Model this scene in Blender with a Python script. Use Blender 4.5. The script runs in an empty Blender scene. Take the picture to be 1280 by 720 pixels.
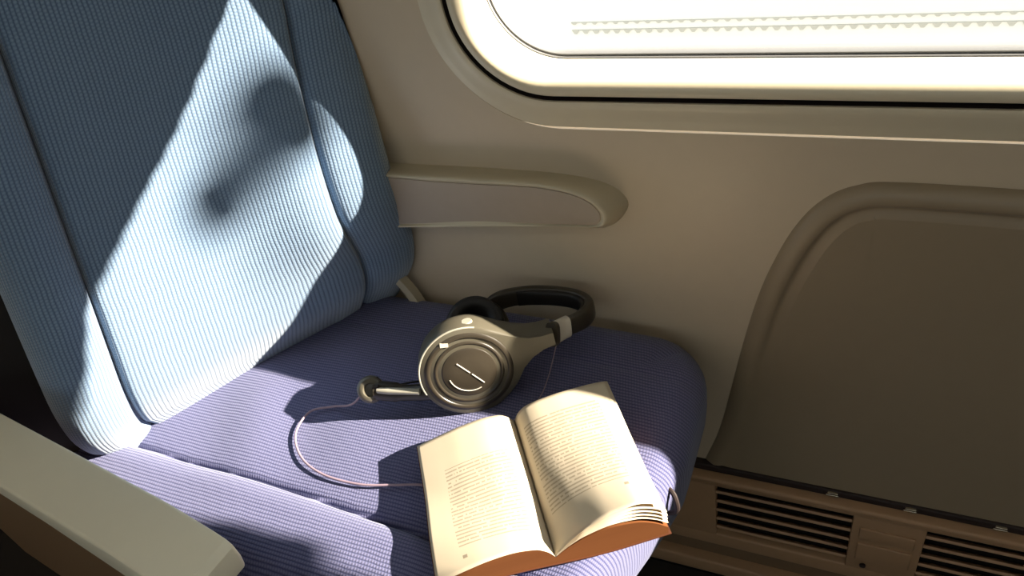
import bpy, bmesh, math, random
import numpy as np
from mathutils import Vector, Matrix
random.seed(7)
scn = bpy.context.scene
COL = scn.collection
R_ = math.radians

# ------------------------------------------------------------------ helpers
def tag(o, label=None, cat=None, group=None, kind=None):
    if label: o['label'] = label
    if cat: o['category'] = cat
    if group: o['group'] = group
    if kind: o['kind'] = kind
    return o

def empty(name, loc=(0, 0, 0), label=None, cat=None, group=None):
    o = bpy.data.objects.new(name, None)
    COL.objects.link(o); o.location = loc; o.empty_display_size = .05
    return tag(o, label, cat, group)

def link(name, verts, faces, mat, parent=None, smooth=True, uvs=None, sharp=None):
    """verts are WORLD coordinates; a parent's location is subtracted."""
    off = Vector((0, 0, 0))
    p = parent
    while p is not None:
        off += Vector(p.location); p = p.parent
    me = bpy.data.meshes.new(name)
    vs = [Vector(v) for v in verts]
    if parent is not None:
        vs = [v - off for v in vs]; org = Vector((0, 0, 0))
    else:
        org = sum(vs, Vector((0, 0, 0))) / len(vs)
        org.z = min(v.z for v in vs)
        vs = [v - org for v in vs]
    me.from_pydata([tuple(v) for v in vs], [], faces)
    me.update()
    if uvs is not None:
        uvl = me.uv_layers.new(name='UVMap')
        for lp in me.loops:
            uvl.data[lp.index].uv = uvs[lp.vertex_index]
    bm = bmesh.new(); bm.from_mesh(me)
    bmesh.ops.recalc_face_normals(bm, faces=bm.faces[:])
    bm.to_mesh(me); bm.free()
    for poly in me.polygons: poly.use_smooth = smooth
    if smooth:
        me.set_sharp_from_angle(angle=R_(sharp if sharp else 40))
    me.materials.append(mat)
    o = bpy.data.objects.new(name, me)
    o.location = org
    if parent is not None: o.parent = parent
    COL.objects.link(o)
    return o

class MB:
    def __init__(self): self.v = []; self.f = []
    def add(self, v, f):
        n = len(self.v); self.v += [tuple(p) for p in v]; self.f += [tuple(i + n for i in q) for q in f]
        return self
    def box(self, a, b, bev=0.0, M=None):
        bm = bmesh.new(); bmesh.ops.create_cube(bm, size=1)
        for v in bm.verts:
            v.co = Vector([(a[i] + b[i]) / 2 + v.co[i] * (b[i] - a[i]) for i in range(3)])
        if bev > 0:
            bmesh.ops.bevel(bm, geom=bm.edges[:], offset=bev, segments=3, profile=.5, affect='EDGES')
        return self.bm(bm, M)
    def bm(self, bm, M=None):
        bm.verts.index_update()
        vs = [(M @ v.co if M else v.co.copy()) for v in bm.verts]
        fs = [[v.index for v in f.verts] for f in bm.faces]
        bm.free()
        return self.add(vs, fs)
    def tube(self, pts, r, n=10, cap=True):
        pts = [Vector(p) for p in pts]
        rs = r if hasattr(r, '__len__') else [r] * len(pts)
        vs = []; fs = []
        t0 = (pts[1] - pts[0]).normalized()
        up = Vector((0, 0, 1)) if abs(t0.z) < .9 else Vector((1, 0, 0))
        a = t0.cross(up).normalized()
        for i, p in enumerate(pts):
            t = (pts[min(i + 1, len(pts) - 1)] - pts[max(i - 1, 0)]).normalized()
            a = (a - t * a.dot(t)).normalized(); b = t.cross(a)
            for k in range(n):
                th = 2 * math.pi * k / n
                vs.append(p + (a * math.cos(th) + b * math.sin(th)) * rs[i])
        for i in range(len(pts) - 1):
            for k in range(n):
                fs.append((i * n + k, i * n + (k + 1) % n, (i + 1) * n + (k + 1) % n, (i + 1) * n + k))
        if cap:
            fs.append(tuple(range(n))); fs.append(tuple((len(pts) - 1) * n + k for k in range(n)))
        return self.add(vs, fs)
    def lathe(self, prof, org, ax, n=64):
        """prof: (radius, along) list revolved about ax through org"""
        ax = Vector(ax).normalized(); org = Vector(org)
        a = ax.cross(Vector((0, 0, 1))).normalized(); b = ax.cross(a)
        vs = []; fs = []
        for r, h in prof:
            r = max(r, 1e-5)
            for k in range(n):
                th = 2 * math.pi * k / n
                vs.append(org + ax * h + (a * math.cos(th) + b * math.sin(th)) * r)
        m = len(prof)
        for i in range(m - 1):
            for k in range(n):
                fs.append((i * n + k, i * n + (k + 1) % n, (i + 1) * n + (k + 1) % n, (i + 1) * n + k))
        return self.add(vs, fs)
    def loft(self, loops, closed=True, cap0=False, cap1=False):
        n = len(loops[0]); vs = [p for l in loops for p in l]; fs = []
        for i in range(len(loops) - 1):
            for k in range(n if closed else n - 1):
                fs.append((i * n + k, i * n + (k + 1) % n, (i + 1) * n + (k + 1) % n, (i + 1) * n + k))
        if cap0: fs.append(tuple(range(n)))
        if cap1: fs.append(tuple((len(loops) - 1) * n + k for k in range(n)))
        return self.add(vs, fs)
    def build(self, name, mat, parent=None, smooth=True, sharp=None):
        return link(name, self.v, self.f, mat, parent, smooth, None, sharp)

def spline(pts, n):
    """Catmull-Rom through pts"""
    P = [Vector(p) for p in pts]; out = []
    P = [P[0] * 2 - P[1]] + P + [P[-1] * 2 - P[-2]]
    seg = len(P) - 3
    for i in range(n + 1):
        t = i / n * seg; k = min(int(t), seg - 1); t -= k
        a, b, c, d = P[k:k + 4]
        out.append(.5 * ((2 * b) + (c - a) * t + (2 * a - 5 * b + 4 * c - d) * t * t + (3 * b - a - 3 * c + d) * t ** 3))
    return out

def interp(x, xs, ys):
    """smooth (pchip-like) interpolation"""
    if x <= xs[0]: return ys[0]
    if x >= xs[-1]: return ys[-1]
    n = len(xs)
    k = 0
    while xs[k + 1] < x: k += 1
    h = [xs[i + 1] - xs[i] for i in range(n - 1)]; d = [(ys[i + 1] - ys[i]) / h[i] for i in range(n - 1)]
    def m(i):
        if i == 0: return d[0]
        if i == n - 1: return d[-1]
        if d[i - 1] * d[i] <= 0: return 0
        return 2 * d[i - 1] * d[i] / (d[i - 1] + d[i])
    t = (x - xs[k]) / h[k]; a = m(k); b = m(k + 1)
    return (2 * t ** 3 - 3 * t * t + 1) * ys[k] + (t ** 3 - 2 * t * t + t) * h[k] * a + (-2 * t ** 3 + 3 * t * t) * ys[k + 1] + (t ** 3 - t * t) * h[k] * b

def rrect(x0, x1, z0, z1, r, y, nc=16, ns=12):
    """closed rounded rectangle loop in an xz plane; same count for any size"""
    r = max(r, 1e-4); pts = []
    for cx, cz, a0, (ex, ez) in ((x0 + r, z0 + r, 180, (x1 - r, z0)), (x1 - r, z0 + r, 270, (x1, z1 - r)), (x1 - r, z1 - r, 0, (x0 + r, z1)), (x0 + r, z1 - r, 90, (x0, z0 + r))):
        for k in range(nc + 1):
            a = R_(a0 + 90 * k / nc)
            pts.append(Vector((cx + r * math.cos(a), y, cz + r * math.sin(a))))
        s = pts[-1]; e = Vector((ex, y, ez))
        for k in range(1, ns): pts.append(s.lerp(e, k / ns))
    return pts

# ------------------------------------------------------------------ materials
def newmat(name, col, rough=.5, spec=.5, **kw):
    m = bpy.data.materials.new(name); m.use_nodes = True
    b = m.node_tree.nodes['Principled BSDF']
    b.inputs['Base Color'].default_value = (*col, 1); b.inputs['Roughness'].default_value = rough
    b.inputs['Specular IOR Level'].default_value = spec
    for k, v in kw.items(): b.inputs[k].default_value = v
    return m, m.node_tree, b

def N(nt, typ, **kw):
    n = nt.nodes.new(typ)
    for k, v in kw.items(): setattr(n, k, v)
    return n
def math_(nt, op, a, b=None, c=None):
    n = nt.nodes.new('ShaderNodeMath'); n.operation = op
    for i, x in enumerate((a, b, c)):
        if x is None: continue
        if isinstance(x, (int, float)): n.inputs[i].default_value = x
        else: nt.links.new(x, n.inputs[i])
    return n.outputs[0]

def plastic(name, col, rough=.45, spec=.5, grain=.04, bump=.05, scale=60, var=None):
    m, nt, b = newmat(name, col, rough, spec)
    tc = N(nt, 'ShaderNodeTexCoord'); no = N(nt, 'ShaderNodeTexNoise')
    no.inputs['Scale'].default_value = scale; no.inputs['Detail'].default_value = 4
    nt.links.new(tc.outputs['Object'], no.inputs['Vector'])
    mix = N(nt, 'ShaderNodeMix', data_type='RGBA'); mix.inputs['A'].default_value = (*[c * (1 - grain) for c in col], 1)
    mix.inputs['B'].default_value = (*[min(1, c * (1 + grain)) for c in col], 1)
    nt.links.new(no.outputs['Fac'], mix.inputs['Factor']); nt.links.new(mix.outputs['Result'], b.inputs['Base Color'])
    no2 = N(nt, 'ShaderNodeTexNoise'); no2.inputs['Scale'].default_value = 900
    nt.links.new(tc.outputs['Object'], no2.inputs['Vector'])
    bu = N(nt, 'ShaderNodeBump'); bu.inputs['Strength'].default_value = bump; bu.inputs['Distance'].default_value = .0005
    nt.links.new(no2.outputs['Fac'], bu.inputs['Height']); nt.links.new(bu.outputs['Normal'], b.inputs['Normal'])
    return m

def fabric(name, hi, lo, pitch=.0046, knob=.0034, sheen=.35, depth=.0011):
    """ribbed moquette: ribs run along V, knobs staggered along each rib (UV in metres)"""
    m, nt, b = newmat(name, hi, .9, .15)
    b.inputs['Sheen Weight'].default_value = sheen; b.inputs['Sheen Roughness'].default_value = .45
    b.inputs['Sheen Tint'].default_value = (.9, .95, 1, 1)
    uv = N(nt, 'ShaderNodeUVMap'); sp = N(nt, 'ShaderNodeSeparateXYZ')
    wob = N(nt, 'ShaderNodeTexNoise'); wob.inputs['Scale'].default_value = 30
    nt.links.new(uv.outputs[0], wob.inputs['Vector']); nt.links.new(uv.outputs[0], sp.inputs[0])
    w = math_(nt, 'MULTIPLY', math_(nt, 'SUBTRACT', wob.outputs['Fac'], .5), .0022)
    u = math_(nt, 'DIVIDE', math_(nt, 'ADD', sp.outputs[0], w), pitch)
    v = math_(nt, 'DIVIDE', math_(nt, 'ADD', sp.outputs[1], w), knob)
    fu = math_(nt, 'FRACT', u); row = math_(nt, 'FLOOR', u)
    tri = math_(nt, 'SUBTRACT', 1.0, math_(nt, 'ABSOLUTE', math_(nt, 'MULTIPLY', math_(nt, 'SUBTRACT', fu, .5), 2.0)))
    rib = math_(nt, 'POWER', math_(nt, 'SINE', math_(nt, 'MULTIPLY', tri, math.pi / 2)), .8)
    st = math_(nt, 'MULTIPLY', row, .37)
    kn = math_(nt, 'MULTIPLY_ADD', math_(nt, 'SINE', math_(nt, 'MULTIPLY', math_(nt, 'ADD', v, st), 2 * math.pi)), .5, .5)
    fuzz = N(nt, 'ShaderNodeTexNoise'); fuzz.inputs['Scale'].default_value = 900; fuzz.inputs['Detail'].default_value = 2
    nt.links.new(uv.outputs[0], fuzz.inputs['Vector'])
    h = math_(nt, 'MULTIPLY', rib, math_(nt, 'MULTIPLY_ADD', kn, .4, .6))
    h2 = math_(nt, 'MULTIPLY_ADD', math_(nt, 'SUBTRACT', fuzz.outputs['Fac'], .5), .5, h)
    big = N(nt, 'ShaderNodeTexNoise'); big.inputs['Scale'].default_value = 7
    nt.links.new(uv.outputs[0], big.inputs['Vector'])
    f = math_(nt, 'MULTIPLY_ADD', math_(nt, 'SUBTRACT', big.outputs['Fac'], .5), .25, h2)
    f.node.use_clamp = True
    mix = N(nt, 'ShaderNodeMix', data_type='RGBA'); mix.inputs['A'].default_value = (*lo, 1); mix.inputs['B'].default_value = (*hi, 1)
    nt.links.new(f, mix.inputs['Factor']); nt.links.new(mix.outputs['Result'], b.inputs['Base Color'])
    bu = N(nt, 'ShaderNodeBump'); bu.inputs['Strength'].default_value = .65; bu.inputs['Distance'].default_value = depth
    nt.links.new(h2, bu.inputs['Height']); nt.links.new(bu.outputs['Normal'], b.inputs['Normal'])
    return m

def page_mat(name, v0, v1, W, foot, ind):
    """yellowed paper with rows of small illegible print; UV in metres (u across the page, v down it)"""
    m, nt, b = newmat(name, (.80, .68, .49), .85, .2)
    uv = N(nt, 'ShaderNodeUVMap'); sp = N(nt, 'ShaderNodeSeparateXYZ'); nt.links.new(uv.outputs[0], sp.inputs[0])
    u, v = sp.outputs[0], sp.outputs[1]
    pitch = .0046
    line = math_(nt, 'FLOOR', math_(nt, 'DIVIDE', v, pitch)); fv = math_(nt, 'FRACT', math_(nt, 'DIVIDE', v, pitch))
    stroke = math_(nt, 'MULTIPLY', math_(nt, 'GREATER_THAN', fv, .28), math_(nt, 'LESS_THAN', fv, .68))
    cx = N(nt, 'ShaderNodeCombineXYZ')
    nt.links.new(math_(nt, 'MULTIPLY', u, 330.0), cx.inputs[0]); nt.links.new(math_(nt, 'MULTIPLY', line, 7.31), cx.inputs[1])
    no = N(nt, 'ShaderNodeTexNoise'); no.inputs['Scale'].default_value = 1.0; no.inputs['Detail'].default_value = 0
    nt.links.new(cx.outputs[0], no.inputs['Vector'])
    words = math_(nt, 'GREATER_THAN', no.outputs['Fac'], .35)
    cy = N(nt, 'ShaderNodeCombineXYZ')
    nt.links.new(math_(nt, 'MULTIPLY', u, 1500.0), cy.inputs[0]); nt.links.new(math_(nt, 'MULTIPLY', v, 1100.0), cy.inputs[1])
    no2 = N(nt, 'ShaderNodeTexNoise'); no2.inputs['Scale'].default_value = 1.0
    nt.links.new(cy.outputs[0], no2.inputs['Vector'])
    letters = math_(nt, 'MULTIPLY_ADD', no2.outputs['Fac'], 1.2, .15); letters.node.use_clamp = True
    def inside(x, a, c): return math_(nt, 'MULTIPLY', math_(nt, 'GREATER_THAN', x, a), math_(nt, 'LESS_THAN', x, c))
    blk = math_(nt, 'MULTIPLY', inside(u, ind[0], W - ind[1]), inside(v, v0, v1))
    ink = math_(nt, 'MULTIPLY', math_(nt, 'MULTIPLY', blk, stroke), math_(nt, 'MULTIPLY', words, letters))
    fo = math_(nt, 'MULTIPLY', inside(u, foot[0], foot[0] + .0045), inside(v, foot[1], foot[1] + .0035))
    ink = math_(nt, 'MULTIPLY', math_(nt, 'MAXIMUM', ink, fo), .62)
    bl = N(nt, 'ShaderNodeTexNoise'); bl.inputs['Scale'].default_value = 25; nt.links.new(uv.outputs[0], bl.inputs['Vector'])
    p = N(nt, 'ShaderNodeMix', data_type='RGBA'); p.inputs['A'].default_value = (.60, .52, .385, 1); p.inputs['B'].default_value = (.65, .57, .43, 1)
    nt.links.new(bl.outputs['Fac'], p.inputs['Factor'])
    mx = N(nt, 'ShaderNodeMix', data_type='RGBA'); mx.inputs['B'].default_value = (.10, .075, .055, 1)
    nt.links.new(p.outputs['Result'], mx.inputs['A']); nt.links.new(ink, mx.inputs['Factor'])
    nt.links.new(mx.outputs['Result'], b.inputs['Base Color'])
    # thin paper lets some light through
    tr = N(nt, 'ShaderNodeBsdfTranslucent'); tr.inputs['Color'].default_value = (.75, .42, .16, 1)
    ms = N(nt, 'ShaderNodeMixShader'); ms.inputs[0].default_value = .14
    nt.links.new(b.outputs[0], ms.inputs[1]); nt.links.new(tr.outputs[0], ms.inputs[2])
    nt.links.new(ms.outputs[0], nt.nodes['Material Output'].inputs['Surface'])
    return m

M_back = fabric('backrest_moquette', (.225, .325, .45), (.075, .12, .205), sheen=.7)
M_seat = fabric('cushion_moquette', (.175, .175, .30), (.040, .047, .128), pitch=.0042, knob=.0034, sheen=.25)
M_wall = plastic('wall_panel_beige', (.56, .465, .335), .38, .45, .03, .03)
M_arm = plastic('armrest_plastic', (.52, .46, .33), .4, .45, .02, .03)
M_armdark = plastic('armrest_brown_underside', (.22, .13, .07), .55, .3)
M_frame = plastic('window_frame_cream', (.66, .58, .42), .35, .5, .02, .02)
M_sill = plastic('window_sill_white', (.80, .76, .66), .4, .5, .02, .02)
M_gasket = plastic('rubber_gasket', (.03, .02, .018), .6, .3)
M_gasketg = plastic('grey_gasket', (.22, .22, .22), .5, .4)
M_heater = plastic('heater_housing', (.42, .26, .145), .5, .35, .06, .05)
M_black = plastic('deep_black', (.01, .009, .008), .9, .1)
M_floor = plastic('floor_vinyl', (.035, .028, .024), .7, .3, .2)
M_ceil = plastic('ceiling_panel', (.72, .68, .6), .6, .3)
M_chrome, _, _b = newmat('clip_metal', (.6, .55, .45), .25); _b.inputs['Metallic'].default_value = 1
M_paperedge = plastic('page_edges', (.62, .47, .28), .9, .1, .15, .4, 300)
M_cover = plastic('book_cover', (.09, .03, .012), .5, .4)
M_hp = plastic('headphone_grey_shell', (.10, .09, .065), .32, .5, .05, .05)
M_hpd = plastic('headphone_dark_shell', (.036, .029, .02), .35, .5, .05, .05)
M_pad = plastic('black_leatherette', (.012, .011, .011), .45, .4, .1, .6)
M_silver = plastic('silver_slider', (.60, .56, .48), .3, .6)
M_hplight = plastic('headphone_light_trim', (.42, .40, .33), .3, .6)
M_cable = plastic('mauve_cable', (.30, .22, .27), .45, .4)
M_cabled = plastic('black_cable', (.015, .013, .015), .45, .4)
M_pagefib = None

def ribbed(name, colr):
    return plastic(name, colr)
# page-block edges: fine layers (UV free: object coordinates, along z)
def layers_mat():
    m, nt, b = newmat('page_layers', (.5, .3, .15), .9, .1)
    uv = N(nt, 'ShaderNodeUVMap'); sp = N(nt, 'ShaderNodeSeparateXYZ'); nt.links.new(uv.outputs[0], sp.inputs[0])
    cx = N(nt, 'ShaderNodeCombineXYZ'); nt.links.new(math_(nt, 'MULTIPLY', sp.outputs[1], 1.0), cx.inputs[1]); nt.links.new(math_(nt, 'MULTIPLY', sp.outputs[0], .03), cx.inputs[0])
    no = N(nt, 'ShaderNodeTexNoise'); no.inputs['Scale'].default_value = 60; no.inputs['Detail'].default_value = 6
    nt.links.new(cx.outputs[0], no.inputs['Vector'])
    mix = N(nt, 'ShaderNodeMix', data_type='RGBA'); mix.inputs['A'].default_value = (.10, .034, .010, 1); mix.inputs['B'].default_value = (.17, .062, .021, 1)  # tanned edges, with shade and light glowing through the pages put in
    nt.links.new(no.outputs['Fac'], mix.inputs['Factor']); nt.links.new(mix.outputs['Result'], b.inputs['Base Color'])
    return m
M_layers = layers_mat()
def glass_mat():
    m = bpy.data.materials.new('window_glass'); m.use_nodes = True; nt = m.node_tree
    nt.nodes.clear(); out = N(nt, 'ShaderNodeOutputMaterial'); mx = N(nt, 'ShaderNodeMixShader')
    t = N(nt, 'ShaderNodeBsdfTransparent'); g = N(nt, 'ShaderNodeBsdfGlossy'); fr = N(nt, 'ShaderNodeLayerWeight')
    t.inputs[0].default_value = (.985, .99, .985, 1); g.inputs['Roughness'].default_value = .02; fr.inputs[0].default_value = .5; fac = math_(nt, 'MULTIPLY_ADD', math_(nt, 'POWER', fr.outputs['Facing'], 5.0), .5, .03)
    nt.links.new(fac, mx.inputs[0]); nt.links.new(t.outputs[0], mx.inputs[1]); nt.links.new(g.outputs[0], mx.inputs[2])
    nt.links.new(mx.outputs[0], out.inputs[0]); return m
M_glass = glass_mat()
M_noise = plastic('parapet_concrete', (.80, .80, .76), .9, .2)
M_recess = plastic('parapet_recess', (.5, .49, .44), .9, .2)
M_ground = plastic('ballast', (.5, .48, .44), .95, .1, .3, .5, 8)
M_metal = plastic('painted_steel', (.25, .26, .27), .5, .4)

# ------------------------------------------------------------------ camera
CAM = Vector((0.0, -0.67364, 0.65731))
Rm = Matrix(((0.9113753, -0.1144421, 0.3953455), (0.3709339, 0.6445992, -0.6685058), (-0.1783341, 0.7559067, 0.6299222)))
cd = bpy.data.cameras.new('camera'); cam = bpy.data.objects.new('camera', cd); COL.objects.link(cam)
cam.matrix_world = Matrix.Translation(CAM) @ Rm.to_4x4()
cd.sensor_width = 36; cd.lens = 950 / 1280 * 36; cd.clip_start = .02; cd.clip_end = 200
scn.camera = cam

# ------------------------------------------------------------------ room shell
FZ, CZ = -.56, 1.55
X0, X1, YA = -1.7, 1.9, -2.55
WX0, WX1, WZ0, WZ1, WR = -.394, 1.35, .304, .90, .10     # the gap loop of the window
NC, NS = 16, 14
outer = rrect(X0, X1, FZ, CZ, .001, 0, NC, NS)
ring0 = rrect(WX0 - .034, WX1 + .034, WZ0 - .040, WZ1 + .04, WR + .036, 0, NC, NS)
mb = MB(); back = [p + Vector((0, .056, 0)) for p in outer]; rb = [p + Vector((0, .056, 0)) for p in ring0]
mb.loft([back, outer, ring0, rb], True)
mb.loft([rb, back], True)
w = mb.build('wall_left', M_wall, None, sharp=35); tag(w, kind='structure')

win = empty('window_1', ((WX0 + WX1) / 2, 0, WZ0)); tag(win, kind='structure')
def wl(o, y, r=None):   # loop offset inward by o at depth y
    return rrect(WX0 + o, WX1 - o, WZ0 + o, WZ1 - o, (WR - o * .9), y, NC, NS)
mb = MB(); mb.loft([wl(-.038, .001), wl(-.035, -.0002), wl(-.030, -.0010), wl(-.025, -.0026), wl(-.019, -.0050), wl(-.013, -.0072), wl(-.0065, -.0088), wl(-.0042, -.0080), wl(-.0035, .012)])
mb.build('surround', M_frame, win, sharp=60)
mb = MB(); mb.loft([wl(-.0036, -.0060), wl(-.0030, .012), wl(.0014, .012), wl(.0017, -.0055)]); mb.build('gap_seal', M_gasket, win)
mb = MB(); mb.loft([wl(.0018, .01), wl(.0018, -.007), wl(.003, -.0088), wl(.010, -.0085), wl(.0145, -.006), wl(.0165, -.001), wl(.0175, .004)]); mb.build('inner_frame', M_frame, win, sharp=60)
mb = MB(); mb.loft([wl(.0174, .003), wl(.0195, .02), wl(.0225, .040), wl(.0205, .056)]); mb.build('sill', M_sill, win, sharp=60)
mb = MB(); mb.loft([wl(.0222, .038), wl(.0230, .037), wl(.0238, .038), wl(.0238, .0405), wl(.0250, .0400), wl(.0262, .0395), wl(.0268, .041), wl(.0268, .056), wl(.021, .056)]); mb.build('gasket', M_gasketg, win, sharp=60)
mb = MB(); a = wl(.0225, .044); b_ = wl(.0225, .049); mb.loft([a, b_], True, True, True); mb.build('pane', M_glass, win, smooth=False)
# cloth curtain, added out of view; its arched edge is shaped to cut the sunlight
mb = MB(); V = []; nc_, nr_ = 170, 10
for i in range(nc_ + 1):
    x = WX0 + .024 + (WX1 - WX0 - .048) * i / nc_
    ze = interp(x, [-.38, -.22, -.01, .18, .385, .50, .62, .80, .93, 1.0, 1.1, 1.35], [.590, .628, .668, .720, .776, .804, .806, .785, .742, .735, .765, .78])
    for j in range(nr_ + 1):
        V.append((x, .0285 + .0012 * math.sin(x * 90), ze + (WZ1 - .035 - ze) * j / nr_))
mb.add(V, [(i * (nr_ + 1) + j, (i + 1) * (nr_ + 1) + j, (i + 1) * (nr_ + 1) + j + 1, i * (nr_ + 1) + j + 1) for i in range(nc_) for j in range(nr_)])
cu_ = mb.build('sun_mask', plastic('sun_mask_cloth', (.55, .48, .36), .8, .2), win)
sm = cu_.modifiers.new('thickness', 'SOLIDIFY'); sm.thickness = .001

# other shell surfaces
mb = MB(); mb.box((X0, YA, FZ - .05), (X1, .09, FZ)); tag(mb.build('floor', M_floor, smooth=False), kind='structure')
mb = MB(); mb.box((X0, YA, CZ), (X1, .09, CZ + .05)); tag(mb.build('ceiling', M_ceil, smooth=False), kind='structure')
mb = MB(); mb.box((X0 - .05, YA, FZ), (X0, .09, CZ)); tag(mb.build('wall_back', M_wall, smooth=False), kind='structure')
mb = MB(); mb.box((X1, YA, FZ), (X1 + .05, .09, CZ)); tag(mb.build('wall_front', M_wall, smooth=False), kind='structure')
# aisle-side wall with two large windows
mb = MB()
o1 = rrect(X0, .1, FZ, CZ, .001, YA, NC, NS); h1 = rrect(-1.5, -.05, .62, 1.25, .1, YA, NC, NS)
o2 = rrect(.1, X1, FZ, CZ, .001, YA, NC, NS); h2 = rrect(.2, 1.7, .62, 1.25, .1, YA, NC, NS)
D = Vector((0, -.06, 0))
for o, h in ((o1, h1), (o2, h2)): mb.loft([[p + D for p in o], o, h, [p + D for p in h], [p + D for p in o]], True)
tag(mb.build('wall_right', plastic('aisle_wall', (.25, .21, .16), .6, .3), smooth=False), kind='structure')
for i, h in enumerate((h1, h2)):
    f = MB()
    def off(L, k, y): 
        c = sum(L, Vector((0, 0, 0))) / len(L); return [Vector((c.x + (p.x - c.x) * k, y, c.z + (p.z - c.z) * k)) for p in L]
    f.loft([off(h, 1.03, YA), off(h, 1.02, YA + .01), off(h, .985, YA + .01), off(h, .975, YA - .03), off(h, 1.0, YA - .03)], True)
    fo = f.build('window_%d' % (i + 2), M_frame, sharp=50); tag(fo, kind='structure')
    g = MB(); g.loft([off(h, .99, YA - .02), off(h, .99, YA - .025)], True, True, True); g.build('pane', M_glass, fo, smooth=False)

# ------------------------------------------------------------------ wall armrest
def loop_poly(pts, n_per=10):
    return spline(pts, n_per * (len(pts) - 1))
ar = empty('wall_armrest', (-.38, 0, .13), 'beige moulded armrest ledge fixed to the wall beside the backrest', 'armrest')
WA = [(-.56, .208), (-.50, .2085), (-.362, .209), (-.30, .2068), (-.262, .2015), (-.240, .193), (-.2285, .180), (-.2275, .168), (-.237, .152), (-.252, .1395), (-.275, .1345), (-.38, .1325), (-.5, .131), (-.56, .129)]
WB = [(-.56, .2165), (-.486, .2165), (-.346, .2170), (-.300, .2145), (-.272, .2085), (-.253, .199), (-.2425, .187), (-.2405, .178), (-.2425, .1695), (-.250, .1645), (-.275, .1622), (-.30, .1597), (-.38, .1508), (-.493, .138), (-.56, .132)]
def dens(P, y, dy=0):
    return [Vector((p.x, y, p.y)) for p in spline([(a, b, 0) for a, b in P], 78)]
A = dens(WA, .003); B = dens(WB, -.036)
def between(t, y, ins=0):
    out = []
    c = Vector((-.42, y, .172))
    for a, b in zip(A, B):
        p = a.lerp(b, t); p.y = y
        d = (c - p); d.y = 0
        q = p + Vector((d.x * .35, 0, d.z)).normalized() * ins if ins else p
        q.x = p.x if p.x < -.54 else q.x
        out.append(q)
    return out
mb = MB()
mb.loft([A, between(.02, -.001), between(.5, -.018), between(.85, -.030), between(.95, -.0345, .0006), between(1, -.0368, .002), between(1, -.0372, .0036), between(1, -.0362, .0052), between(1, -.0340, .0062)], True, False, True)
mb.build('armrest_body', M_arm, ar, sharp=70)
mb = MB(); mb.loft([between(1, -.0330, .0075), between(1, -.0350, .0085), between(1, -.0352, .010)], True, False, True)
mb.build('side_insert', plastic('armrest_insert_taupe', (.36, .30, .24), .55, .3), ar, sharp=50)

# ------------------------------------------------------------------ lower wall panel (raised, soft edged)
PO = [(-.150, -.262), (-.128, -.18), (-.101, -.02), (-.085, .06), (-.070, .112), (-.052, .158), (-.030, .192), (.000, .213), (.05, .2200), (.25, .216), (.60, .206), (.92, .20), (.92, -.262)]
def pl(ins, y):
    P = spline([(a, b, 0) for a, b in PO], 96); out = []
    n = len(P)
    for i, p in enumerate(P):
        t = P[min(i + 1, n - 1)] - P[max(i - 1, 0)]; nn = Vector((t.y, -t.x, 0)).normalized()
        q = p + nn * ins
        q.x = min(q.x, .92 - ins * 0); q.y = max(q.y, -.262)
        k = .25 + .75 * min(1, max(0, (q.y + .15) / .25)); out.append(Vector((q.x, y if y > 0 else y * k - .008 * (1 - k) * min(1, ins / .014), q.y)))
    return out
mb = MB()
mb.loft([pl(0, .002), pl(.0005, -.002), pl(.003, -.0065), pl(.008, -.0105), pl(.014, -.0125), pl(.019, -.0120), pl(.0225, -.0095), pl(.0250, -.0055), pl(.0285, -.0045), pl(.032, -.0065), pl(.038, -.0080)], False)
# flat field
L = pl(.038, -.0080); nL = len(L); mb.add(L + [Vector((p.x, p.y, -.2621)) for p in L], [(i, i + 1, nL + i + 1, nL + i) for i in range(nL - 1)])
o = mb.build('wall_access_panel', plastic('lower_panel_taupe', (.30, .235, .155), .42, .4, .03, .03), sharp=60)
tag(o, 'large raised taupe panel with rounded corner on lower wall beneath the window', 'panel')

# ------------------------------------------------------------------ heater box with grilles
hb = empty('heater_unit', (.2, 0, FZ), 'brown ribbed heater housing running along the foot of the wall', 'heater')
HX0, HX1, HY = -.9, 1.1, -.018
mb = MB()
# frame around grille openings: built from bars so that the openings are real
openings = [(-.133, .050), (.138, .322), (.41, .594)]
ZT, ZB = -.298, -.424
xs = [HX0] + [v for o_ in openings for v in o_] + [HX1]
for i in range(0, len(xs), 2): mb.box((xs[i], HY, ZB - .002), (xs[i + 1], .0, ZT + .002), .0015)
mb.box((HX0, HY - .002, ZT), (HX1, 0, -.286), .003)
mb.box((HX0, HY, ZB - .030), (HX1, 0, ZB), .003)
mb.build('housing', M_heater, hb, smooth=True, sharp=30)
mb = MB(); mb.box((HX0, -.026, -.2845), (HX1, 0, -.2745), .004); mb.build('top_rail', M_heater, hb, sharp=30)
mb = MB(); mb.box((HX0, -.012, -.2745), (HX1, 0, -.262), .002); mb.build('groove', M_gasket, hb, sharp=30)
mb = MB(); mb.box((HX0, -.012, -.492), (HX1, 0, ZB - .028), .003); mb.build('recess_band', plastic('recess_brown', (.2, .13, .075), .6, .3), hb, sharp=30)
mb = MB(); mb.box((HX0, -.03, -.522), (HX1, 0, -.490), .004); mb.build('kick_rail', M_heater, hb, sharp=30)
mb = MB(); mb.box((HX0, -.012, FZ), (HX1, 0, -.520), .001); mb.build('toe_strip', M_black, hb, sharp=30)
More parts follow.
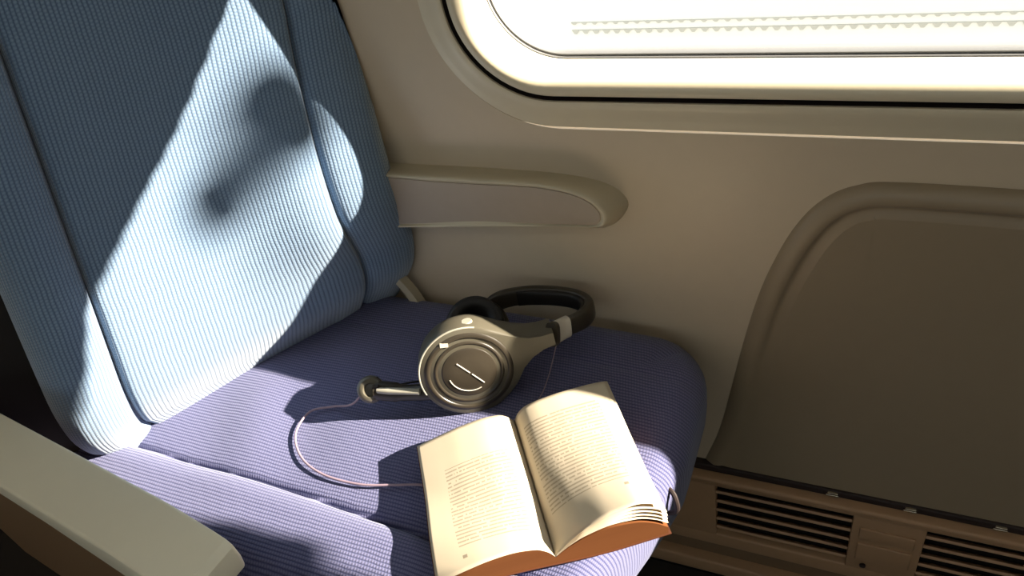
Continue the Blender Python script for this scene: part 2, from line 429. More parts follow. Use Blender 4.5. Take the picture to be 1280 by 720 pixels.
for xa, xb in openings:
    g = MB(); g.box((xa, -.004, ZB), (xb, -.001, ZT)); gb = g.build('grille_shade', M_black, hb, smooth=False)  # black plate stands in for the deep shade behind the louvres
    g = MB()
    for k in range(5):
        z = ZT - .022 - k * .0225
        Mx = Matrix.Translation((0, -.011, z)) @ Matrix.Rotation(R_(-38), 4, 'X')
        g.box((xa, -.005, -.0022), (xb, .005, .0022), .001, Mx)
    g.build('louvre', M_heater, hb, sharp=30)
for xa in (.060, .332):
    g = MB(); g.box((xa, HY - .003, -.348), (xa + .068, HY + .001, -.322), .002)
    g.box((xa, HY - .003, -.398), (xa + .068, HY + .001, -.358), .002)
    g.build('latch_plate', M_heater, hb, sharp=30)
    g = MB(); g.lathe([(.0001, .0), (.004, .0), (.004, -.003), (.0001, -.003)], (xa + .012, HY - .001, -.411), (0, 1, 0), 16); g.build('screw', M_gasket, hb)
for x in (.012, .105, .205, .33):
    g = MB(); g.box((x, -.0155, -.2705), (x + .016, -.0115, -.2675), .0008); g.box((x + .002, -.0155, -.2655), (x + .015, -.0115, -.2635), .0006); g.build('clip', M_chrome, hb)

# ------------------------------------------------------------------ seat
seat = empty('train_seat', (-.5, -.24, FZ), 'blue ribbed moquette train seat beside the window', 'seat')
B0 = Vector((-.562, -.030, 0)); U = Vector((-.53, -.848, 0)).normalized()
Nh = Vector((-U.y, U.x, 0))            # horizontal normal, towards the front of the seat
if Nh.x < 0: Nh = -Nh
REC = R_(.5)
def left_seam(h): return .364 - .295 * max(0, h - .02)
def right_seam(h): return interp(h, [0, .1, .25, .37, .43, .7], [.028, .022, .004, -.018, -.032, -.06])
# profile across: (s, depth) in reference frame with the seams at .034 and .365
PS = [(-.036, -.13), (-.049, -.09), (-.054, -.05), (-.055, -.015), (-.052, .008), (-.043, .026), (-.028, .037), (-.008, .040), (.011, .037), (.0235, .033), (.0300, .028), (.034, .019),
      (.0375, .027), (.044, .032), (.07, .034), (.13, .030), (.20, .028), (.27, .030), (.33, .033), (.354, .032), (.3615, .027), (.365, .017),
      (.3685, .030), (.374, .037), (.386, .046), (.401, .051), (.417, .048), (.431, .036), (.440, .016), (.443, -.012), (.442, -.05), (.435, -.09), (.420, -.13)]
svals = []
for i in range(len(PS) - 1):
    n = 2 if i in (10, 11, 20, 21) else (4 if i in (12, 13, 19, 8, 9, 22, 23) else 7)
    if i in (14, 15, 16, 17): n = 12
    for k in range(n): svals.append(i + k / n)
svals.append(len(PS) - 1)
idx = list(range(len(PS))); sx = [p[0] for p in PS]; sd = [p[1] for p in PS]
def bulge(h):
    b = interp(h, [-.05, .0, .07, .16, .30, .45, .80], [-.0, .0, .016, .022, .010, .000, -.02])
    if h < .10:
        t = min(1, (.10 - h) / .15); b -= .085 * (1 - math.sqrt(max(0, 1 - t * t)))
    return b
def br(t, h):
    s0 = interp(t, idx, sx); d0 = interp(t, idx, sd)
    ls, rs = left_seam(h), right_seam(h)
    if s0 <= .034: s = s0 + (rs - .034)
    elif s0 <= .365: s = rs + (s0 - .034) / .331 * (ls - rs)
    else: s = ls + (s0 - .365)
    s += .075 * max(0, h)
    # side wings narrow into the rounded bottom
    if h < .12:
        k = (.12 - h) / .17; k = k * k
        s = s + (.21 - s) * .16 * k
        d0 = d0 * (1 - .35 * k) if d0 > 0 else d0
    if s0 < .034:
        ex = interp(h, [0, .10, .20, .32, .45, .8], [0, .008, .032, .020, .006, .0]) 
        d0 += ex; s += ex * .7
    elif s0 < .22:
        ex = interp(h, [0, .10, .20, .32, .45, .8], [0, .008, .032, .020, .006, .0]) * (.5 + .5 * math.cos(math.pi * (s0 - .034) / .186))
        d0 += ex; s += ex * .7
    d = d0 + (bulge(h) if d0 > -.01 else bulge(h) * max(0, 1 + (d0 + .01) / .08))
    P = B0 + U * s + Nh * (d - .035) + (Vector((0, 0, math.cos(REC))) - Nh * math.sin(REC)) * h
    P.y = min(P.y, -.004)
    return P, s0
hv = [-.05 + .02 * k * .5 for k in range(0, 20)] + [.15 + .02 * k for k in range(0, 33)]
verts = []; faces = []; uvs = []
W_ = len(svals)
arc = [0]
for j in range(1, W_):
    a, _ = br(svals[j - 1], .3); b_, _ = br(svals[j], .3); arc.append(arc[-1] + (a - b_).length)
for h in hv:
    for j, t in enumerate(svals):
        P, s0 = br(t, h); verts.append(P); uvs.append((arc[j], h))
for i in range(len(hv) - 1):
    for j in range(W_ - 1):
        faces.append((i * W_ + j, i * W_ + j + 1, (i + 1) * W_ + j + 1, (i + 1) * W_ + j))
faces.append(tuple(range(W_))); faces.append(tuple((len(hv) - 1) * W_ + j for j in range(W_)))
for i in range(len(hv) - 1): faces.append((i * W_, (i + 1) * W_, (i + 2) * W_ - 1, (i + 1) * W_ - 1))
link('backrest', verts, faces, M_back, seat, True, uvs, 75)

# dark piece added beside the backrest; stands in for the black shade there
mb = MB(); sh = []
for h in (-.12, .0, .2, .4, .6):
    def sp_(s_, d_):
        q = B0 + U * (s_ + .075 * max(0, h) * 0) + Nh * d_ + (Vector((0, 0, 1)) * math.cos(REC) - Nh * math.sin(REC)) * h
        q.y = min(q.y, -.006); return q
    ls = left_seam(h) + .075 * max(0, h)
    sh.append([sp_(-.02, -.10), sp_(-.02, -.19), sp_(ls + .12, -.19), sp_(ls + .155, -.15), sp_(ls + .150, -.055), sp_(ls + .135, -.040), sp_(ls + .06, -.045), sp_(ls + .04, -.10)])
mb.loft(sh, True, True, True); mb.build('back_shade', plastic('seat_shade_dark', (.022, .018, .016), .6, .3), seat, sharp=30)
# cushion
CX0, CX1, CY0, CY1, CR, CE = -.93, -.128, -.458, -.004, .075, .034
def edgev(n, L, e):
    """positions 0..L dense near both ends"""
    a = [e * (1 - math.cos(math.pi / 2 * k / 7)) for k in range(8)]
    m = [e + (L - 2 * e) * k / n for k in range(1, n)]
    return a + m + [L - q for q in reversed(a)]
SEAM_A = lambda x: interp(x, [-.93, -.72, -.58, -.40, -.138], [-.338, -.343, -.343, -.352, -.362])
SEAM_B = lambda x: -.085
def czoff(x, y):
    sa, sb = SEAM_A(x), SEAM_B(x)
    z = 0
    da = y - sa; db = y - sb
    z -= .0075 * math.exp(-(da / .0042) ** 2) + .0012 * math.exp(-(db / .0042) ** 2)
    if da < 0:
        t = min(1, -da / .032); z += .0150 * math.sin(math.pi / 2 * t ** .8) - .10 * max(0, -da - .06)
    else:
        z -= .006 * math.exp(-da / .03) 
    z += .004 * math.exp(-((x + .26) / .12) ** 2)      # slight crown towards the front
    z += .0035 * math.sin(x * 37 + y * 22) * math.exp(-((x + .62) / .1) ** 2) * math.exp(-((y + .26) / .09) ** 2)
    return z
def cushion():
    Lx = CX1 - CX0; Ly = CY1 - CY0
    xs = edgev(90, Lx, .034); ys_ = edgev(40, Ly, .034)
    extra = []
    for k in range(-5, 6): extra.append(-.343 - CY0 + k * .004)
    ys_ = sorted(set([round(v, 5) for v in ys_ + [-.343 - CY0 + k * .0035 for k in range(-10, 11)] + [-.085 - CY0 + k * .003 for k in range(-4, 5)]]))
    nx, ny = len(xs), len(ys_)
    V = []; UV = []
    for i, a in enumerate(xs):
        for j, b in enumerate(ys_):
            x, y = CX0 + a, CY0 + b
            qx = min(max(x, CX0 + CR), CX1 - CR); qy = min(max(y, CY0 + CR), CY1 - CR)
            vx, vy = x - qx, y - qy
            l = math.hypot(vx, vy)
            if l > 0:
                k = max(abs(vx), abs(vy)) / l; vx *= k; vy *= k
            d = CR - math.hypot(vx, vy)
            X, Y = qx + vx, qy + vy
            z = 0
            if d < CE: z = -(CE - math.sqrt(max(0, CE * CE - (CE - d) ** 2)))
            # front edge falls away gently towards the aisle
            f = max(0, (X + .35) / .21)
            Xw = X - .10 * max(0, (-Y - .17) / .31) ** 1.2 * f
            Yw = Y - .010 * max(0, (X + .40) / .26)
            zz = z + czoff(X, Y) * min(1, max(0, d / .03)) 
            V.append((Xw, Yw, zz)); UV.append((y + (z * .0), x - z * (1 if X > CX1 - CR else 0)))
    F = [(i * ny + j, (i + 1) * ny + j, (i + 1) * ny + j + 1, i * ny + j + 1) for i in range(nx - 1) for j in range(ny - 1)]
    # skirt
    per = [(i, 0) for i in range(nx)] + [(nx - 1, j) for j in range(1, ny)] + [(i, ny - 1) for i in range(nx - 2, -1, -1)] + [(0, j) for j in range(ny - 2, 0, -1)]
    ring = [i * ny + j for i, j in per]
    cx, cy = -.5, -.24
    prev = ring
    for dz, ins in ((-.02, .0), (-.045, .002), (-.07, .007), (-.088, .016), (-.10, .03)):
        cur = []
        for k, r in enumerate(ring):
            p = V[r]; dx, dy = cx - p[0], cy - p[1]; l = math.hypot(dx, dy)
            cur.append(len(V)); V.append((p[0] + dx / l * ins, p[1] + dy / l * ins, p[2] + dz)); u = UV[r]
            UV.append((u[0] + (dz if abs(p[1] - CY1) < .02 or abs(p[1] - CY0) < .02 else 0), u[1] - dz))
        m = len(ring)
        for k in range(m): F.append((prev[k], prev[(k + 1) % m], cur[(k + 1) % m], cur[k]))
        prev = cur
    F.append(tuple(prev))
    return V, F, UV
V, F, UV = cushion()
link('cushion', V, F, M_seat, seat, True, UV, 75)
# seat base, side trim, pull tab
mb = MB(); mb.box((-.92, -.46, -.16), (-.24, -.05, -.092), .012); mb.build('seat_pan', M_metal, seat, sharp=30)
mb = MB(); mb.box((-.80, -.40, FZ), (-.36, -.12, -.155), .02); mb.build('pedestal', plastic('dark_pedestal', (.03, .03, .03), .6, .3), seat, sharp=30)
mb = MB()
tp = spline([(-.70, -.016, .135), (-.60, -.016, .075), (-.570, -.017, .045), (-.548, -.018, .010), (-.535, -.02, -.03)], 16)
mb.loft([[p + Vector((a, b, 0)) for a, b in ((-.007, -.008), (.007, -.008), (.007, .006), (-.007, .006))] for p in tp], True, True, True)
mb.build('side_trim', M_arm, seat, sharp=40)
mb = MB(); mb.tube(spline([(-.160, -.214, -.030), (-.139, -.221, -.026), (-.131, -.227, -.034), (-.131, -.23, -.05), (-.150, -.23, -.060)], 16), .0028, 8)
mb.build('pull_loop', M_gasket, seat)

# aisle armrest: part of the seat frame
AA = Vector((-.78, -.430, .17)); AE = Vector((-.411, -.481, .17))
ad = (AE - AA); ad.z = 0; ad.normalize(); aw = Vector((ad.y, -ad.x, 0))   # towards the aisle
if aw.y > 0: aw = -aw
Lr = .357; Wd = .056
prof = [(-.25, .170), (Lr - .095, .170), (Lr - .075, .1693), (Lr - .05, .166), (Lr - .02, .1605), (Lr - .006, .1565), (Lr, .150), (Lr + .001, .135), (Lr - .004, .118), (Lr - .03, .108), (Lr - .1, .122), (Lr - .2, .134), (-.25, .14)]
bm = bmesh.new()
def apt(s, z, wv): p = Vector((AA.x, AA.y, 0)) + ad * s + aw * wv; return Vector((p.x, p.y, z))
f0 = [bm.verts.new(apt(s, z, .0)) for s, z in prof]; f1 = [bm.verts.new(apt(s, z, Wd)) for s, z in prof]
bm.faces.new(f0); bm.faces.new(f1)
for k in range(len(prof)): bm.faces.new((f0[k], f0[(k + 1) % len(prof)], f1[(k + 1) % len(prof)], f1[k]))
bmesh.ops.recalc_face_normals(bm, faces=bm.faces[:])
eds = [e for e in bm.edges if (e.verts[0] in f0) == (e.verts[1] in f0)]
bmesh.ops.bevel(bm, geom=eds, offset=.0035, segments=3, profile=.5, affect='EDGES')
mb = MB(); mb.bm(bm); mb.build('armrest_cap', plastic('aisle_armrest_lit', (.88, .82, .64), .4, .45, .02, .03), seat, sharp=30)  # paler than the wall armrest; light from above is put into the colour
mb = MB()
bm = bmesh.new()
pr = [(-.25, .145), (Lr - .2, .137), (Lr - .1, .124), (Lr - .06, .114), (Lr - .08, .06), (Lr - .12, -.05), (Lr - .16, -.2), (-.25, -.2)]
f0 = [bm.verts.new(apt(s, z, .006)) for s, z in pr]; f1 = [bm.verts.new(apt(s, z, Wd - .006)) for s, z in pr]
bm.faces.new(f0); bm.faces.new(f1)
for k in range(len(pr)): bm.faces.new((f0[k], f0[(k + 1) % len(pr)], f1[(k + 1) % len(pr)], f1[k]))
mb.bm(bm); mb.build('armrest_side', M_armdark, seat, sharp=30)

# ------------------------------------------------------------------ book
book = empty('open_book', (-.262, -.277, .006), 'open paperback with yellowed pages lying face up on the cushion', 'book')
G1 = Vector((-.3115, -.2075, 0)); VS = Vector((.572, -.820, 0)).normalized(); VC = Vector((.82, .572, 0)).normalized()
BL, BW = .176, .112
ZB0 = .006
def rt(c, v):   # right half, top of page block at c across, v down (0..1)
    w_ = v ** 1.6
    za = interp(c, [0, .006, .016, .032, .055, .080, .098, .108], [.011, .022, .0295, .0330, .0345, .0340, .0325, .0305])
    zb = interp(c, [0, .008, .016, .032, .055, .080, .098, .108], [.011, .018, .0240, .0325, .0375, .0330, .0220, .0110])
    return ZB0 + za * (1 - w_) + zb * w_
def lf(c, v):
    return ZB0 + interp(c, [0, .006, .016, .034, .06, .085, .1, .110], [.011, .021, .0285, .0310, .0285, .0235, .0200, .0175])
def lowz(c, v):
    # cover follows the cushion: rises on the aisle side
    return ZB0
def pt(c, v, z):
    p = G1 + VC * c + VS * (v * BL)
    t = min(1, max(0, (-p.y - .315) / .075)); t = t * t * (3 - 2 * t)
    return Vector((p.x, p.y, z + .0145 * t))
def half(sign, topf, Wmax, name, shrink):
    n, m = 36, 30; V = []; UV = []; F = []
    for i in range(m + 1):
        v = i / m
        for j in range(n + 1):
            c = Wmax * (j / n) ** 1.15; V.append(pt(sign * c, v, topf(c, v)))
    top0 = 0; base = len(V)
    for i in range(m + 1):
        v = i / m
        for j in range(n + 1):
            c = Wmax * (j / n) ** 1.15; V.append(pt(sign * c, v, lowz(c, v) + .0012))
    q = lambda b, i, j: b + i * (n + 1) + j
    F += [(q(base, i, j), q(base, i, j + 1), q(base, i + 1, j + 1), q(base, i + 1, j)) for i in range(m) for j in range(n)]
    F += [(q(0, i, j), q(0, i, j + 1), q(0, i + 1, j + 1), q(0, i + 1, j)) for i in range(m) for j in range(n)]
    for i, in ((0,), (m,)):
        F += [(q(0, i, j), q(0, i, j + 1), q(base, i, j + 1), q(base, i, j)) for j in range(n)]
    F += [(q(0, i, n), q(0, i + 1, n), q(base, i + 1, n), q(base, i, n)) for i in range(m)]
    UV = [((V[k] - V[0]).length, V[k].z) for k in range(len(V))]
    link(name, V, F, M_layers, book, True, UV, 40)
half(1, rt, .1085, 'page_block', 0); half(-1, lf, .1105, 'page_block', 0)
def leaf(sign, zf, Wmax, mat, name, v0=0, v1=1, wf=None):
    n, m = 40, 36; V = []; UV = []; F = []
    for i in range(m + 1):
        v = v0 + (v1 - v0) * i / m; a = 0; pc = None
        for j in range(n + 1):
            t = j / n; wm = wf(v) if wf else Wmax
            c = wm * t ** 1.15; p = pt(sign * c, v, zf(c, v)); V.append(p)
            if pc is not None: a += (p - pc).length
            pc = p; UV.append((a, v * BL))
    F = [(i * (n + 1) + j, i * (n + 1) + j + 1, (i + 1) * (n + 1) + j + 1, (i + 1) * (n + 1) + j) for i in range(m) for j in range(n)]
    o = link(name, V, F, mat, book, True, UV, 60)
    sm = o.modifiers.new('thickness', 'SOLIDIFY'); sm.thickness = .00018; sm.offset = 1
    return o
P_left = page_mat('printed_page_left', .048, .150, .118, (.088, .160), (.018, .024))
P_right = page_mat('printed_page_right', .022, .136, .118, (.092, .143), (.014, .018))
P_plain = page_mat('page_plain', .5, .6, .118, (.5, .5), (.01, .01))
leaf(-1, lambda c, v: lf(c, v) + .0006 + .0004 * (c > 0), .1095, P_left, 'left_page')
def lift(k, A):
    def zf(c, v):
        e = interp(v, [0, .35, .7, 1.0], [0, .04, .34, .82])
        s = interp(c, [0, .01, .03, .06, .085, .108], [0, .10, .32, .62, .88, 1.0])
        return rt(c, v) + .0006 + k * .0005 + A * e * s
    return zf
leaf(1, lift(3, .037), .108, P_right, 'right_page', wf=lambda v: .107 - .004 * v)
leaf(1, lift(2, .028), .108, P_plain, 'loose_leaf', wf=lambda v: .1085)
leaf(1, lift(1.3, .021), .108, P_plain, 'loose_leaf', wf=lambda v: .109)
leaf(1, lift(.7, .014), .108, P_plain, 'loose_leaf', wf=lambda v: .1088)
leaf(1, lift(.2, .007), .108, P_plain, 'loose_leaf', wf=lambda v: .109)
# cover
V = []; F = []
m, n = 20, 40
for lay in (0, 1):
    for i in range(m + 1):
        for j in range(n + 1):
            c = -.1125 + .2235 * j / n; V.append(pt(c, -.008 + 1.016 * i / m, ZB0 + (.0012 if lay else .0002)))
q = lambda b, i, j: b * (m + 1) * (n + 1) + i * (n + 1) + j
for b in (0, 1): F += [(q(b, i, j), q(b, i, j + 1), q(b, i + 1, j + 1), q(b, i + 1, j)) for i in range(m) for j in range(n)]
for i in (0, m): F += [(q(0, i, j), q(0, i, j + 1), q(1, i, j + 1), q(1, i, j)) for j in range(n)]
for j in (0, n): F += [(q(0, i, j), q(0, i + 1, j), q(1, i + 1, j), q(1, i, j)) for i in range(m)]
link('cover', V, F, M_cover, book, True, None, 30)

# ------------------------------------------------------------------ headphones
C1 = Vector((-.372, -.179, .055)); n1 = Vector((.50, -.83, .22)).normalized()
e1 = Vector((.80, .60, .0)); e1 = (e1 - n1 * e1.dot(n1)).normalized(); g1 = n1.cross(e1).normalized()
if g1.z < 0: g1 = -g1
hp = empty('headphones', (-.37, -.15, .002), 'dark grey over-ear headphones lying on the cushion behind the book', 'headphones')
def hp_pt(a, b, c): return C1 + e1 * a + g1 * b + n1 * c
RC = .047
def cup(org, ax, nm, K_=1.13):
    mb = MB(); mb.lathe([(q * K_, w) for q, w in ((.001, -.036), (.034, -.036), (.041, -.033), (.0452, -.025), (.0475, -.012), (.0470, -.003), (.0455, .001), (.043, .003), (.0405, .0034), (.0390, .0026), (.0385, .0005), (.0375, -.0003), (.0360, .0002), (.0350, .0022), (.0335, .0030), (.0320, .0024), (.0300, .0005), (.0285, .0005), (.0278, .0018), (.0265, .0024), (.012, .0026), (.0001, .0027))], org, ax)
    c = mb.build(nm, M_hpd, hp, sharp=50)
    mb = MB(); mb.lathe([(q * K_ / 1.13, w) for q, w in ((.018, -.034), (.024, -.040), (.032, -.048), (.042, -.050), (.0490, -.046), (.0500, -.038), (.046, -.032))], org, ax)
    mb.build('ear_pad', M_pad, c, sharp=80)
    return c
# part origins follow the empty, so sub-parts are given in world space as well
cu = cup(C1, n1, 'ear_cup')
C2 = Vector((-.402, -.092, .030))
n2 = Vector((-.25, .55, -.80)).normalized()
cu2 = cup(C2, n2, 'ear_cup', .80)
# emblem: ring arc and slash on the near cup face
mb = MB(); arcp = [C1 + n1 * .0029 + (e1 * math.cos(R_(a)) + g1 * math.sin(R_(a))) * .0240 for a in range(188, 292, 6)]
mb.tube(arcp, .0006, 6)
mb.tube([C1 + n1 * .0029 + e1 * -.011 + g1 * .015, C1 + n1 * .0029 + e1 * .0005 + g1 * -.0005], .00065, 6)
mb.tube([C1 + n1 * .0029 + e1 * .002 + g1 * -.0025, C1 + n1 * .0029 + e1 * .013 + g1 * -.0175], .00065, 6)
mb.build('emblem', M_silver, cu)
# yoke: tear-shaped plate carrying the cup, reaching out to the slider
def yoke():
    out = []
    for a in range(62, 299, 6):
        r = R_(a); out.append((.0575 * math.cos(r), .0575 * math.sin(r)))
    out += [(.040, -.0415), (.050, -.031), (.061, -.0145), (.074, -.003), (.088, .0035), (.102, .006), (.102, .022), (.088, .0215), (.074, .0235), (.059, .030), (.045, .0395)]
    return out
Yk = yoke(); mb = MB()
def yl(sc, c, off=0): return [hp_pt(a * sc if a < .05 else a, b * sc if a < .05 else (b - .012) * sc + .012, c) for a, b in Yk]
inner = [hp_pt(.0425 * math.cos(math.atan2(b, a)), .0425 * math.sin(math.atan2(b, a)), 0) for a, b in Yk]
mb.loft([yl(.93, -.034), yl(.975, -.031), yl(1.0, -.022), yl(1.0, -.003), yl(.985, .0005), yl(.95, .0018)], True, True, True)
mb.build('yoke', M_hp, hp, sharp=40)
# raised rim crescent on the yoke, its highlight put into the pale colour
mb = MB(); mb.tube([hp_pt(.0563 * math.cos(R_(a)), .0563 * math.sin(R_(a)), .0008) for a in range(70, 200, 6)], .0011, 8); mb.build('rim_highlight', M_hplight, hp)
# controls on the top edge of the cup housing
mb = MB()
mb.lathe([(.0001, .0570), (.006, .0570), (.0065, .0555), (.0065, .048)], hp_pt(.012, 0, -.012), g1, 20)
mb.build('button', M_hplight, cu)
mb = MB(); bmm = bmesh.new(); bmesh.ops.create_cube(bmm, size=1)
bmesh.ops.bevel(bmm, geom=bmm.edges[:], offset=.2, segments=3, profile=.5, affect='EDGES')
Mx = Matrix.Translation(hp_pt(-.030, .0445, -.018)) @ Matrix((e1, g1, n1)).transposed().to_4x4() @ Matrix.Rotation(R_(33), 4, 'Z') @ Matrix.Diagonal((.018, .006, .008, 1))
mb.bm(bmm, Mx); mb.build('switch', M_hplight, cu)
mb = MB(); bmm = bmesh.new(); bmesh.ops.create_cube(bmm, size=1)
Mx = Matrix.Translation(hp_pt(-.018, .042, .0025)) @ Matrix((e1, g1, n1)).transposed().to_4x4() @ Matrix.Rotation(R_(-10), 4, 'Z') @ Matrix.Diagonal((.009, .005, .002, 1))
mb.bm(bmm, Mx); mb.build('latch', M_silver, cu)
# headband
near = hp_pt(.100, .014, -.008)
BP = [near, Vector((-.288, -.094, .058)), Vector((-.272, -.070, .054)), Vector((-.272, -.046, .050)), Vector((-.292, -.030, .046)), Vector((-.325, -.026, .044)), Vector((-.360, -.032, .044)), Vector((-.392, -.046, .042)), Vector((-.410, -.060, .030))]
path = spline(BP, 64)
wdir = (g1 * .9 + Vector((0, 0, .35))).normalized()
cen = Vector((-.34, -.09, .05))
def ribbon(path, hw, th, wd=wdir):
    loops = []
    for i, p in enumerate(path):
        t = (path[min(i + 1, len(path) - 1)] - path[max(i - 1, 0)]).normalized()
        ww = (wd - t * wd.dot(t)).normalized(); oo = t.cross(ww)
        if oo.dot(p - cen) < 0: oo = -oo
        h = hw[i] if hasattr(hw, '__len__') else hw; k = th[i] if hasattr(th, '__len__') else th
        loops.append([p + ww * h * math.copysign(abs(math.cos(a)) ** .5, math.cos(a)) + oo * k * math.copysign(abs(math.sin(a)) ** .7, math.sin(a)) for a in [2 * math.pi * q / 20 for q in range(20)]])
    return loops
def lens(n, a, b, r0=.15): return [a + (b - a) * min(1, min(i, n - 1 - i) / (n * r0)) for i in range(n)]
bp = path[7:]
mb = MB(); mb.loft(ribbon(bp, [.0125] * len(bp), lens(len(bp), .0035, .0060)), True, True, True); hbnd = mb.build('headband', M_hpd, hp, sharp=60)
# inner padding
pp = path[16:52]; loops = ribbon([p + (cen - p).normalized() * .0062 for p in pp], .0105, lens(len(pp), .0015, .0045)); mb = MB(); mb.loft(loops, True, True, True); mb.build('padding', M_pad, hbnd, sharp=60)
mb = MB(); mb.loft(ribbon(path[2:11], .0132, .0068), True, True, True); mb.build('slider', M_silver, hp, sharp=50)
mb = MB(); mb.loft(ribbon(path[0:3], .0142, .0078), True, True, True); mb.build('slider_collar', M_hpd, hp, sharp=50)
farm = spline([path[-2], path[-1], C2 + Vector((-.002, .012, .006)), C2 + Vector((0, .004, .0))], 12)
mb = MB(); mb.loft(ribbon(farm, .010, .005), True, True, True); mb.build('far_arm', M_pad, hp, sharp=60)
# boom with round joint at the end
K = Vector((-.489, -.216, .036))
K2 = hp_pt(-.046, -.020, -.010)
mb = MB(); mb.tube(spline([K2, K2.lerp(K, .45) + Vector((0, 0, -.004)), K + Vector((.006, .0, .0))], 12), [.010] * 4 + [.0095] * 4 + [.0115] * 5, 16); bo = mb.build('boom', M_hpd, hp, sharp=60)
mb = MB()
axk = Vector((.45, -.62, .64)).normalized()
mb.lathe([(.0001, -.013), (.009, -.012), (.0145, -.006), (.0165, .001), (.0155, .006), (.0120, .0095), (.0085, .0100), (.0070, .0085), (.0065, .004), (.0001, .003)], K, axk, 32); mb.build('boom_joint', M_hp, bo, sharp=50)
mb = MB(); d = (K2 - K); tcam = axk
mb.tube([K + d * .12 + tcam * .0105, K + d * .30 + tcam * .0125, K + d * .78 + tcam * .0125], [.0035, .0042, .0038], 12); mb.build('boom_lever', M_hplight, bo, sharp=50)
mb = MB(); mb.tube([K + axk * .011 + Vector((.003, .003, .0)), K + axk * .0115 + Vector((.010, .006, .003))], .0022, 10); mb.build('plug_socket', M_gasket, bo)
# cables
mb = MB(); mb.tube(spline([hp_pt(-.045, .018, -.018), (-.43, -.178, .030), (-.450, -.195, .034), (-.470, -.208, .038), K + Vector((.006, .01, .012))], 24), .0012, 8); mb.build('short_cable', M_cabled, hp)
cz = .0035
cab = [K + Vector((-.010, -.003, -.004)), Vector((-.520, -.226, .012)), (-.550, -.229, cz), (-.575, -.243, cz - .001), (-.573, -.276, cz - .002), (-.545, -.304, cz - .002), (-.505, -.318, cz - .002), (-.455, -.319, cz - .001), (-.415, -.310, cz), (-.385, -.302, cz), (-.35, -.30, .002)]
mb = MB(); mb.tube(spline(cab, 90), .0014, 10); mb.build('cable', M_cable, hp)
mb = MB(); mb.tube(spline([hp_pt(.105, .002, -.012), (-.300, -.135, .012), (-.305, -.165, cz), (-.326, -.205, cz), (-.330, -.22, .003)], 30), .0007, 6); mb.build('thin_cable', M_cable, hp)

# ------------------------------------------------------------------ outside
mb = MB(); mb.box((-8, .6, -2.0), (14, 9, -1.9)); o = mb.build('ground', M_ground, smooth=False); tag(o, kind='structure')
pw = empty('trackside_parapet', (2, 3.0, -1.9), 'pale trackside wall with rows of triangular marks seen through window', 'wall')
mb = MB(); mb.box((-8, 3.0, -1.9), (14, 3.2, .1), .01); mb.build('slab', M_noise, pw, smooth=False)
for z, wdt, hgt in ((-.860, .034, .012), (-.905, .040, .020), (-1.000, .036, .005)):
    top, bot = [], []
    for k in range(48):
        x = -1.45 + k * .056
        top += [(x, z + hgt / 2)] * 4
        bot += [(x, z + hgt / 2 - .0012), (x + wdt * .32, z - hgt / 2), (x + wdt * .68, z - hgt / 2), (x + wdt, z + hgt / 2 - .0012)]
        top[-3:] = [(x + wdt * .32, z + hgt / 2), (x + wdt * .68, z + hgt / 2), (x + wdt, z + hgt / 2)]
    n_ = len(top); mb = MB()
    mb.loft([[(a, 3.001, b) for a, b in top], [(a, 2.993, b) for a, b in top], [(a, 2.993, b) for a, b in bot], [(a, 3.001, b) for a, b in bot]], False)
    mb.build('relief_band', M_recess, pw, smooth=False)
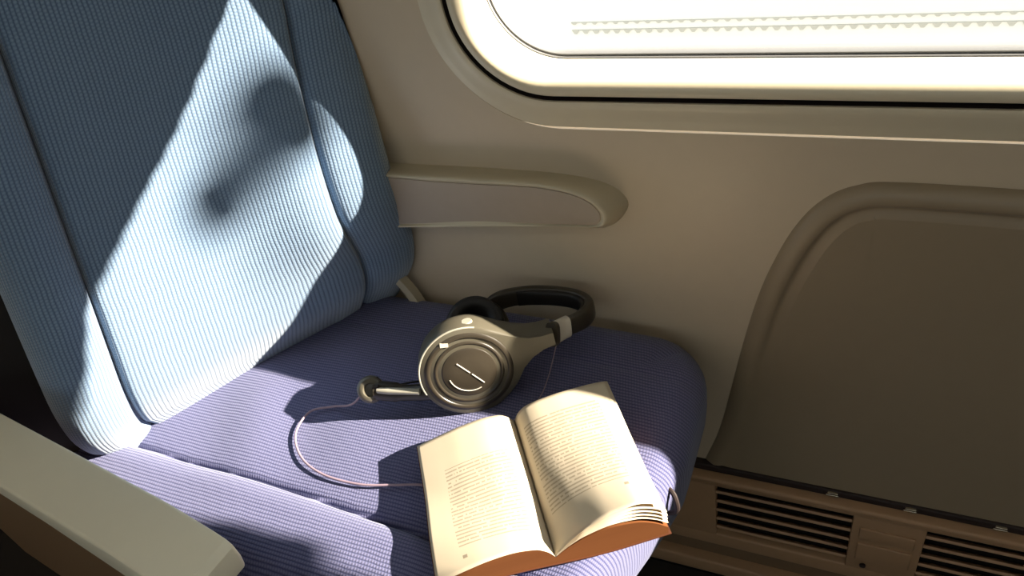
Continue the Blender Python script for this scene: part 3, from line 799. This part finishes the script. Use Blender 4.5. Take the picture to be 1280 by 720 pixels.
# unseen bells added outside to cast two soft shadows on the backrest
Ln = Vector((3.4, 1.0, 1.68)).normalized()
for q_, (P_, rr, k_) in enumerate(((Vector((-.582, -.092, .322)), .036, 1.6), (Vector((-.628, -.166, .264)), .025, 1.4))):
    c_ = P_ + Ln * 4.3
    ins = empty('overhead_occluder', c_ + Vector((0, 0, -.05)), ('large' if q_ == 0 else 'small') + ' grey insulator added outside to shade the backrest, ' + ('the higher of the two' if q_ == 0 else 'the lower of the two') , 'occluder', None)
    mb = MB(); h_ = rr * k_
    mb.lathe([(.0001, -h_), (rr * .5, -h_ * .95), (rr * .85, -h_ * .7), (rr, -h_ * .2), (rr * .9, -h_ * .1), (rr, 0), (rr, h_ * .3), (rr * .8, h_ * .7), (rr * .4, h_ * .95), (.0001, h_)], c_, (0, 0.001, 1), 32)
    mb.build('bell', M_metal, ins)
    mb = MB(); mb.tube([c_ + Vector((0, 0, h_ * .9)), c_ + Vector((0, 0, 3.0))], .002, 6); mb.build('wire', M_metal, ins)

# ------------------------------------------------------------------ light
Ldir = Vector((3.4, 1.0, 1.68)).normalized()
sd_ = bpy.data.lights.new('sun', 'SUN'); so = bpy.data.objects.new('sun', sd_); COL.objects.link(so)
sd_.energy = 33.0; sd_.angle = R_(.6); sd_.color = (1.0, .88, .73)
so.rotation_euler = Ldir.to_track_quat('Z', 'Y').to_euler(); so.location = Ldir * 5
wd = bpy.data.worlds.new('sky'); scn.world = wd; wd.use_nodes = True
bg = wd.node_tree.nodes['Background']; bg.inputs[0].default_value = (.86, .95, 1.0, 1); bg.inputs[1].default_value = 1.7
# unseen strip lamps added on the ceiling to brighten the carriage
for x in (-.9, .6):
    lt = empty('fill_lamp', (x, -1.3, CZ - .03), 'long fill lamp added on the carriage ceiling, ' + ('above the seat row' if x < 0 else 'ahead of the seat row'), 'lamp')
    mb = MB(); mb.box((x - .5, -1.42, CZ - .03), (x + .5, -1.18, CZ), .006); mb.build('lamp_housing', M_ceil, lt, sharp=30)
    e, nt, b = newmat('fill_diffuser', (.9, .88, .8), .5)
    b.inputs['Emission Color'].default_value = (1, .93, .8, 1); b.inputs['Emission Strength'].default_value = 3.5
    mb = MB(); mb.box((x - .47, -1.39, CZ - .036), (x + .47, -1.21, CZ - .029), .002); mb.build('diffuser', e, lt, sharp=30)

vs = scn.view_settings; vs.view_transform = 'Standard'; vs.look = 'None'; vs.gamma = 1; vs.exposure = 0.0; vs.use_curve_mapping = False
scn.cycles.max_bounces = 8; scn.cycles.diffuse_bounces = 5; scn.cycles.use_denoising = True
scn.cycles.caustics_reflective = False; scn.cycles.caustics_refractive = False
scn.cycles.sample_clamp_indirect = 6
